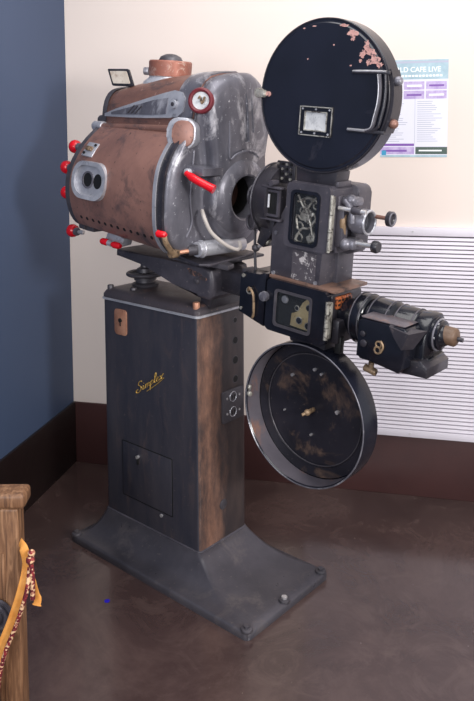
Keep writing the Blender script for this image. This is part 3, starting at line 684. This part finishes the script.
# bare patches
def blob(cx_,cz_,r,mbx,mat,v,seed,sx=1,sz=1):
    rnd=random.Random(seed); n=18; ph=[rnd.uniform(.55,1.15) for _ in range(n)]
    mbx.prism([(cx_+cos(2*PI*k/n)*r*ph[k]*sx,cz_+sin(2*PI*k/n)*r*ph[k]*sz) for k in range(n)],'v',v-.0008,v+.0006,mat)
for i,(x,z,r,sx,sz) in enumerate(((.498,.822,.015,1.2,.7),(.50,.808,.008,1,1),(.468,.843,.009,1.6,.5),(.545,.790,.011,.8,1.4),(.560,.772,.014,1.3,1),(.535,.765,.012,.8,1),(.575,.752,.013,1.2,1),(.555,.745,.010,1,1),(.59,.738,.011,1,.8),(.53,.748,.006,1,1),(.37,.842,.004,2,.5),(.335,.836,.004,1,.6),(.44,.79,.003,1,1),(.355,.75,.003,1,1),(.50,.735,.004,1,.6))):
    mb=MB(T); blob(x,z,r,mb,'pink',UV-.005,i,sx,sz); mb.build('bare_paint_patch',um)
mb=MB(T); mb.prism([(.335,.395),(.47,.395),(.475,.44),(.33,.44)],'v',.045,.115,'black2',.004); mb.box(.40,.478,.05,.12,.395,.412,'headgrey',.003); mb.build('fire_trap',um)

# ---- sound head
SF=.012; SB=.180
mb=MB(T)
mb.prism(rr(.285,.505,-.056,.098,.016),'v',SF+.01,SB,'black2',.004)
mb.prism(rr(.176,.300,-.040,.096,.008),'v',SF+.04,SB-.02,'black2',.004)
snd=mb.build('sound_head',PR)
mb=MB(T); mb.prism([(.280,.0985),(.517,.0985),(.517,.107),(.280,.107)],'v',SF+.004,SB+.012,'hub',.002); mb.build('top_ledge',snd)
mb=MB(T); mb.frame(rr(.285,.503,-.058,.101,.016),rr(.322,.448,-.034,.070,.010),'v',SF-.010,SF+.012,'black'); mb.build('sound_door',snd)
mb=MB(T); mb.frame(rr(.317,.453,-.039,.075,.012),rr(.325,.445,-.031,.067,.009),'v',SF-.013,SF-.009,'cast_dark'); mb.build('window_frame',snd)
mb=MB(T); mb.prism(rr(.322,.448,-.034,.070,.009),'v',SF-.006,SF-.004,'glass'); mb.build('door_window',snd)
mb=MB(T); mb.prism(rr(.319,.451,-.036,.073,.009),'v',SF+.006,SF+.010,'dark')
mb.prism([(.372,-.028),(.445,-.030),(.447,.062),(.425,.062),(.41,.048),(.40,.02),(.375,.01)],'v',SF+.000,SF+.006,'brassgate',.002)
for a,c,r in ((.437,.04,.009),(.405,-.005,.010),(.437,-.015,.010),(.395,.03,.007)): mb.cyl((a,SF+.0,c),(a,SF-.003,c),r,'black',seg=18,bev=.002); mb.ring((a,SF-.001,c),(0,1,0),r,.002,'cream_mech',20,6)
mb.cyl((.347,SF+.006,.045),(.347,SF-.002,.045),.012,'silver',seg=18,bev=.003)
lab(mb.build('sound_mechanism',snd),'brass coloured sound gate mechanism')
mb=MB(T); mb.cyl((.506,SF-.010,-.035),(.506,SF-.010,.075),.0065,'cream_mech',seg=12); mb.box(.503,.512,SF-.006,SF+.010,-.033,.073,'cream_mech',.002)
for c in (0,.04): mb.ring((.506,SF-.010,c),(0,0,1),.0068,.001,'dark',12,6)
mb.build('door_hinge',snd)
mb=MB(T); mb.prism([(.176,-.030),(.276,-.055),(.276,.108),(.262,.108),(.255,.100),(.192,.100),(.176,.085)],'v',SF-.006,SF+.045,'black',.003)
mb.cyl((.190,SF-.010,.087),(.190,SF,.087),.006,'cream_mech',seg=12); mb.cyl((.186,SF-.008,-.018),(.186,SF,-.018),.005,'cream_mech',seg=12)
sp=mb.build('side_cover',snd)
mb=MB(T); mb.tube([(.215,SF-.012,.045),(.222,SF-.016,.055),(.240,SF-.016,.035),(.243,SF-.014,-.02),(.238,SF-.012,-.035)],.0042,'brassold',8,4); mb.ring((.218,SF-.010,.045),(0,1,0),.009,.003,'cream_mech',18,6); lab(mb.build('pull_handle',snd),'worn brass wire handle')
mb=MB(T); mb.lathe((.283,SF-.010,.043),(0,-1,0),[(0,.014),(.006,.016),(.016,.014),(.018,.004)],'cast',20); mb.build('door_knob',snd)
mb=MB(T); mb.prism(rr(.040,.118,.048,.084,.003,2),'a',.504,.512,'orangeplate',.001)
for v in (.052,.070,.088,.106):
    for c in (.060,.073): mb.box(.5115,.5128,v-.006,v+.006,c-.003,c+.003,'dark')
lab(mb.build('nameplate',snd),'small rusty orange nameplate')
mb=MB(T); mb.cyl((.505,.05,-.01),(.53,.05,-.01),.012,'cast_dark',seg=14); mb.cyl((.505,.085,.0),(.54,.085,.0),.016,'black',seg=18,bev=.003); mb.box(.505,.53,.03,.16,-.05,.02,'black2',.006); mb.box(.515,.535,.04,.06,-.08,-.03,'dark',.003)
mb.build('drive_coupling',snd)
mb=MB(T); mb.lathe((.272,SF+.04,-.062),(0,-1,0),[(0,.020),(.0,.022),(.03,.022),(.03,.018)],'cast_dark',20); mb.build('guide_roller',snd) if False else None

# ---- motor unit on the front
DV,DC=.10,.028
mb=MB(T)
mb.lathe((.505,DV,DC),(1,0,0),[(0,.045),(.042,.045),(.044,.056),(.048,.068),(.055,.072),(.085,.072),(.090,.069),(.094,.060),(.10,.060),(.102,.067),(.112,.069),(.165,.069),(.170,.065),(.176,.060),(.182,.066),(.235,.065),(.245,.060),(.250,.056),(.27,.056),(.272,.0)],'black',56)
for a in (.562,.588,.612,.664,.69,.74): mb.ring((a,DV,DC),(1,0,0),{.562:.072,.588:.072,.612:.069,.664:.069,.69:.066,.74:.065}[a],.0022,'headgrey',56,6)
mot=mb.build('motor_unit',PR)
mb=MB(T)
mb.prism([(DV-.060,-.035),(DV+.055,-.035),(DV+.062,.01),(DV+.060,.06),(DV+.035,.088),(DV-.01,.092),(DV-.045,.075),(DV-.060,.04)],'a',.745,.790,'black',.006)
mb.prism([(DV-.05,-.065),(DV+.05,-.065),(DV+.045,-.02),(DV-.045,-.02)],'a',.72,.80,'black',.005)
mb.box(.60,.735,.03,.15,-.068,-.045,'black',.006)
mb.prism([(.735,-.068),(.812,-.062),(.812,-.035),(.79,-.02),(.735,-.03)],'v',.02,.15,'black2',.004)
mb.build('end_bracket',mot)
mb=MB(T); mb.lathe((.788,DV,.038),(1,0,0),[(0,.046),(.008,.046),(.010,.040),(.022,.040),(.024,.030),(.03,.028),(.045,.018)],'black',36); mb.ring((.800,DV,.038),(1,0,0),.042,.003,'cast',36,6)
for k in range(6):
    g=2*PI*k/6; mb.cyl((.79,DV+cos(g)*.036,.038+sin(g)*.036),(.806,DV+cos(g)*.036,.038+sin(g)*.036),.005,'steel',seg=8)
mb.build('bearing_ring',mot)
mb=MB(T); mb.lathe((.814,DV,.042),(1,0,0),[(0,.021),(.002,.025),(.030,.025),(.034,.022),(.038,.008),(.036,.0)],'brownknob',28); lab(mb.build('shaft_knob',mot),'brown shaft knob')
mb=MB(T); mb.cyl((.838,DV-.004,.040),(.868,DV-.004,.040),.007,'cream_mech',seg=12) if False else mb.cyl((.85,DV,.040),(.866,DV,.040),.006,'cast_dark',seg=12); mb.build('shaft',mot)
mb=MB(T); mb.prism([(.622,-.042),(.750,-.056),(.765,-.040),(.767,.060),(.757,.068),(.635,.066),(.622,.058)],'v',-.022,.07,'black',.006); fb=mb.build('control_box',mot)
mb=MB(T); mb.prism([(.630,.0665),(.755,.0685),(.760,.072),(.627,.070)],'v',-.018,.06,'lidm',.002); mb.build('box_lid',mot)
mb=MB(T); mb.loft([[Vector(p) for p in ((.718,-.028,.065),(.775,-.028,.058),(.758,-.028,.012),(.735,-.028,.038))],[Vector(p) for p in ((.718,-.022,.070),(.798,.03,.062),(.778,.0,.014),(.735,-.020,.038))]],'black2'); mb.build('corner_flap',mot)
mb=MB(T); mb.ring((.690,-.024,.008),(0,1,0),.008,.0025,'brassold',18,6); mb.ring((.688,-.024,-.008),(0,1,0),.009,.0028,'brassold',18,6); mb.tube([(.696,-.026,.020),(.705,-.026,.006),(.698,-.026,-.012)],.003,'brassold',8,3); mb.cyl((.645,-.022,.0),(.645,-.028,.0),.010,'black2',seg=16,bev=.002); mb.cyl((.64,-.022,.025),(.64,-.027,.025),.008,'black2',seg=16,bev=.002); mb.build('hasp',mot)
mb=MB(T); mb.cyl((.655,.01,-.058),(.655,.01,-.078),.008,'brassold',seg=14); mb.cyl((.635,.01,-.078),(.672,.01,-.084),.010,'brassold',seg=14,bev=.002); mb.build('terminal_screw',mot)

# ---- lower magazine: open drum
LCa,LCc,LR,LVf,LVb=.434,-.290,.216,.015,.088
mb=MB(T)
mb.lathe((LCa,LVf,LCc),(0,1,0),[(.004,LR-.007),(0,LR-.005),(0,LR-.001),(.002,LR),(LVb-LVf,LR),(LVb-LVf+.003,LR-.004),(LVb-LVf+.003,0)],'magazine',96,cap=False)
mb.lathe((LCa,LVf,LCc),(0,1,0),[(.0,LR-.004),(LVb-LVf-.010,LR-.007)],'lowrim' if False else 'headgrey',96,cap=False)
mb.lathe((LCa,LVb-.007,LCc),(0,1,0),[(-.003,LR-.010),(-.002,LR-.04),(.0,LR-.042),(0,.0)],'black2',96,cap=False)
lm=mb.build('lower_magazine',PR,30)
M['drumin']=worn('scuffed drum floor',(27,27,34),(112,90,76),.55,.72,7,.33,.1,(42,41,50),fleck=(80,72,70),bump=.04)
lm.data.materials[lm.data.materials.find('black housing paint')]=M['drumin']
M['rimin']=worn('worn inner rim',(84,80,88),(142,104,88),.54,.68,5,.38,.2,(112,106,114),bump=.05)
lm.data.materials[lm.data.materials.find('grey projector head paint')]=M['rimin']
mb=MB(T); mb.ring((LCa,LVb-.010,LCc),(0,1,0),.170,.0018,'cast_dark',96,6); mb.ring((LCa,LVf,LCc),(0,1,0),LR-.002,.0022,'cast',96,6); mb.build('rim_bead',lm)
mb=MB(T); mb.cyl((LCa,LVb,LCc),(LCa,LVb-.040,LCc),.007,'brassold',seg=16,bev=.002); mb.ball((LCa,LVb-.040,LCc),.010,'brassold'); mb.tube([(LCa,LVb-.04,LCc),(LCa-.008,LVb-.056,LCc-.006)],.0045,'brassold',8,1); mb.build('reel_spindle',lm)
for a,c,r in ((-.085,.085,.005),(-.005,.125,.005),(.02,.118,.004),(.085,.02,.006),(0,-.08,.004),(-.105,-.035,.003)):
    mb=MB(T); mb.cyl((LCa+a,LVb-.006,LCc+c),(LCa+a,LVb-.014,LCc+c),r,'steel',seg=10); mb.build('rivet',lm)
for dz in (0,.022):
    mb=MB(T); mb.cyl((LCa-LR-.004+dz*.5,LVf+.012-dz*.4,LCc+.0+dz),(LCa-LR+.016,LVf+.006,LCc+.0+dz),.008,'cream_mech',seg=12,bev=.002); mb.build('catch_stud',lm)
mb=MB(T); mb.prism([(.36,-.082),(.48,-.098),(.49,-.052),(.35,-.052)],'v',.035,.12,'black2',.004); mb.box(.39,.45,.03,.13,-.14,-.05,'black2',.006) if False else None; mb.build('lower_fire_trap',lm)

# ------------------------------------------------------------------ wooden stand with a cord, lower left
WZ=.627
t=empty('wooden_stand','old brown wooden stand with thick rounded top at the left edge beside the skirting','wooden stand',cam2room(-.529,1.75),YAW)
mb=MB(U); mb.box(-.60,.004,-.004,.062,WZ-.038,WZ,'wood',.010,3); mb.build('top_slab',t)
mb=MB(U); mb.box(-.57,-.075,.012,.05,.10,WZ-.038,'wood',.003)
mb.box(-.57,-.030,.001,.012,WZ-.135,WZ-.125,'wood',.002); mb.box(-.57,-.075,.002,.014,WZ-.13,WZ-.05,'wood',.002)
for k in range(6): mb.box(-.52+k*.07,-.50+k*.07,.004,.014,.14,WZ-.15,'wood',.004)
mb.build('front_panel',t)
for x in (-.074,-.585):
    mb=MB(U); mb.box(x,x+.06,.0,.056,0,WZ-.038,'wood',.006,3); mb.box(x+.018,x+.024,-.003,.001,.08,WZ-.15,'wood',.001); mb.build('leg',t)
t=empty('metal_disc','dark ridged metal disc leaning against the wooden stand at the left edge','disc',cam2room(-.529,1.75)+Vector((0,0,0)),YAW)
M['discm']=worn('dull grey disc',(60,58,66),(100,96,100),.55,.7,20,.4,.4,(84,80,90))
zc=.315
mb=MB(U); mb.lathe((-.078,-.0045,zc),(0,-1,0),[(0,.048),(.004,.050),(.010,.048),(.010,.042),(.006,.038),(.012,.034),(.012,.028),(.007,.024),(.014,.017),(.014,.0)],'discm',48); mb.build('disc_plate',t)
mb=MB(U); mb.cyl((-.078,-.014,zc),(-.078,-.026,zc),.012,'cast_dark',seg=18,bev=.003); mb.build('disc_hub',t)
# woven strap
M['orange']=worn('orange webbing',(214,138,58),None,scale=60,rough=.7,base2=(232,164,84),bump=.2)
def braid():
    m,nt,b=nmat('maroon and cream braid')
    tc=nt.nodes.new('ShaderNodeTexCoord'); w=nt.nodes.new('ShaderNodeTexVoronoi'); w.inputs['Scale'].default_value=170
    nt.links.new(tc.outputs['Object'],w.inputs['Vector']); col=ramp(nt,w.outputs['Color'],[(.45,(96,20,32)),(.62,(140,36,42)),(.74,(220,180,140))])
    nt.links.new(col,b.inputs['Base Color']); b.inputs['Roughness'].default_value=.8; return m
M['braid']=braid()
t=empty('woven_strap','orange strap with maroon braided edge tied over the corner of the wooden stand','strap',cam2room(-.529,1.75),YAW)
def px(x,y,d=1.735):   # a point of the strap, d metres ahead, in the stand's own frame
    d=d-.014; al=math.atan((PY0-y)/741.158)-.0818
    return Vector(((x-237)/741.158*d/(cos(.0818)+(PY0-y)/741.158*sin(.0818))+.523, d-1.75, H+d*math.tan(al)))
mb=MB(U); mb.tube([px(21,541,1.75),px(24,547),px(27,558),px(27,568),px(22,590,1.72),px(12,620,1.72),(px(-2,655,1.72)),px(-8,685,1.72),px(-12,740,1.72)],.0115,'orange',10,5,flat=.22,up=(0,1,0)); 
mb.tube([px(31,562),px(34,580),px(38,596),px(37,604)],[.004,.006,.009,.012],'orange',10,4,flat=.25,up=(0,1,0)); mb.build('webbing',t)
mb=MB(U); mb.tube([px(30,566,1.725),px(27,590,1.705),px(17,622,1.705),px(5,652,1.705),px(-2,685,1.705),px(-6,740,1.705)],.0052,'braid',10,5)
mb.ball(px(31,559,1.72),.011,'braid'); mb.ball(px(32,552,1.725),.009,'braid'); mb.tube([px(31,560,1.72),px(33,578,1.715),px(33,598,1.715)],.006,'braid',8,3); mb.build('braided_edge',t)

# blue dot on the floor
bl=Matrix.Rotation(MROT,3,'Z')@Vector((-.156,-.272,0))+O
t=MB(U); t.lathe((bl.x,bl.y,0),(0,0,1),[(0,.009),(.001,.009),(.0015,.006)],'bluedot' if False else 'cyan',16)
o=t.build('floor_sticker'); o.data.materials[0]=plain('blue dot',(30,10,170),.5)
o['label']='tiny blue dot stuck to the brown floor left of the projector base'; o['category']='sticker'

# ------------------------------------------------------------------ camera
PT,RL,F,PY=.0818,.0055,741.158,196.393
x_=Vector((1,0,0)); u_=Vector((0,sin(PT),cos(PT))); d_=Vector((0,cos(PT),-sin(PT)))
r_=x_*cos(RL)-u_*sin(RL); up_=x_*sin(RL)+u_*cos(RL)
R3=Matrix((r_,up_,-d_)).transposed(); R3=Matrix.Rotation(YAW,3,'Z')@R3
cd=bpy.data.cameras.new('camera'); cam=bpy.data.objects.new('camera',cd); COL.objects.link(cam)
cam.matrix_world=Matrix.Translation((0,0,H))@R3.to_4x4()
cd.sensor_fit='HORIZONTAL'; cd.sensor_width=36; cd.lens=F/474*36; cd.shift_y=(PY-350.5)/474; cd.clip_start=.05
SC.camera=cam

# ------------------------------------------------------------------ light
def area(name,loc,target,size,power,col=(1,1,1),sy_=None):
    l=bpy.data.lights.new(name,'AREA'); l.shape='RECTANGLE'; l.size=size; l.size_y=sy_ or size; l.energy=power; l.color=col
    o=bpy.data.objects.new(name,l); COL.objects.link(o); o.location=loc
    o.rotation_euler=(Vector(target)-Vector(loc)).to_track_quat('-Z','Y').to_euler(); return o
area('key_light',(2.3,-.20,1.92),(-.9,2.6,1.05),.5,92,(1,.97,.94))
area('ceiling_light',(-.1,1.6,2.85),(-.1,1.8,0),1.6,34,(1,.98,.97))
area('fill_light',(-.9,-.8,1.7),(-.5,2.5,.9),1.3,44,(.97,.98,1))
w=bpy.data.worlds.new('world'); SC.world=w; w.use_nodes=True
w.node_tree.nodes['Background'].inputs[0].default_value=(.95,.96,1,1); w.node_tree.nodes['Background'].inputs[1].default_value=.66
vs=SC.view_settings; vs.view_transform='Standard'; vs.look='None'; vs.exposure=0; vs.gamma=1; vs.use_curve_mapping=False
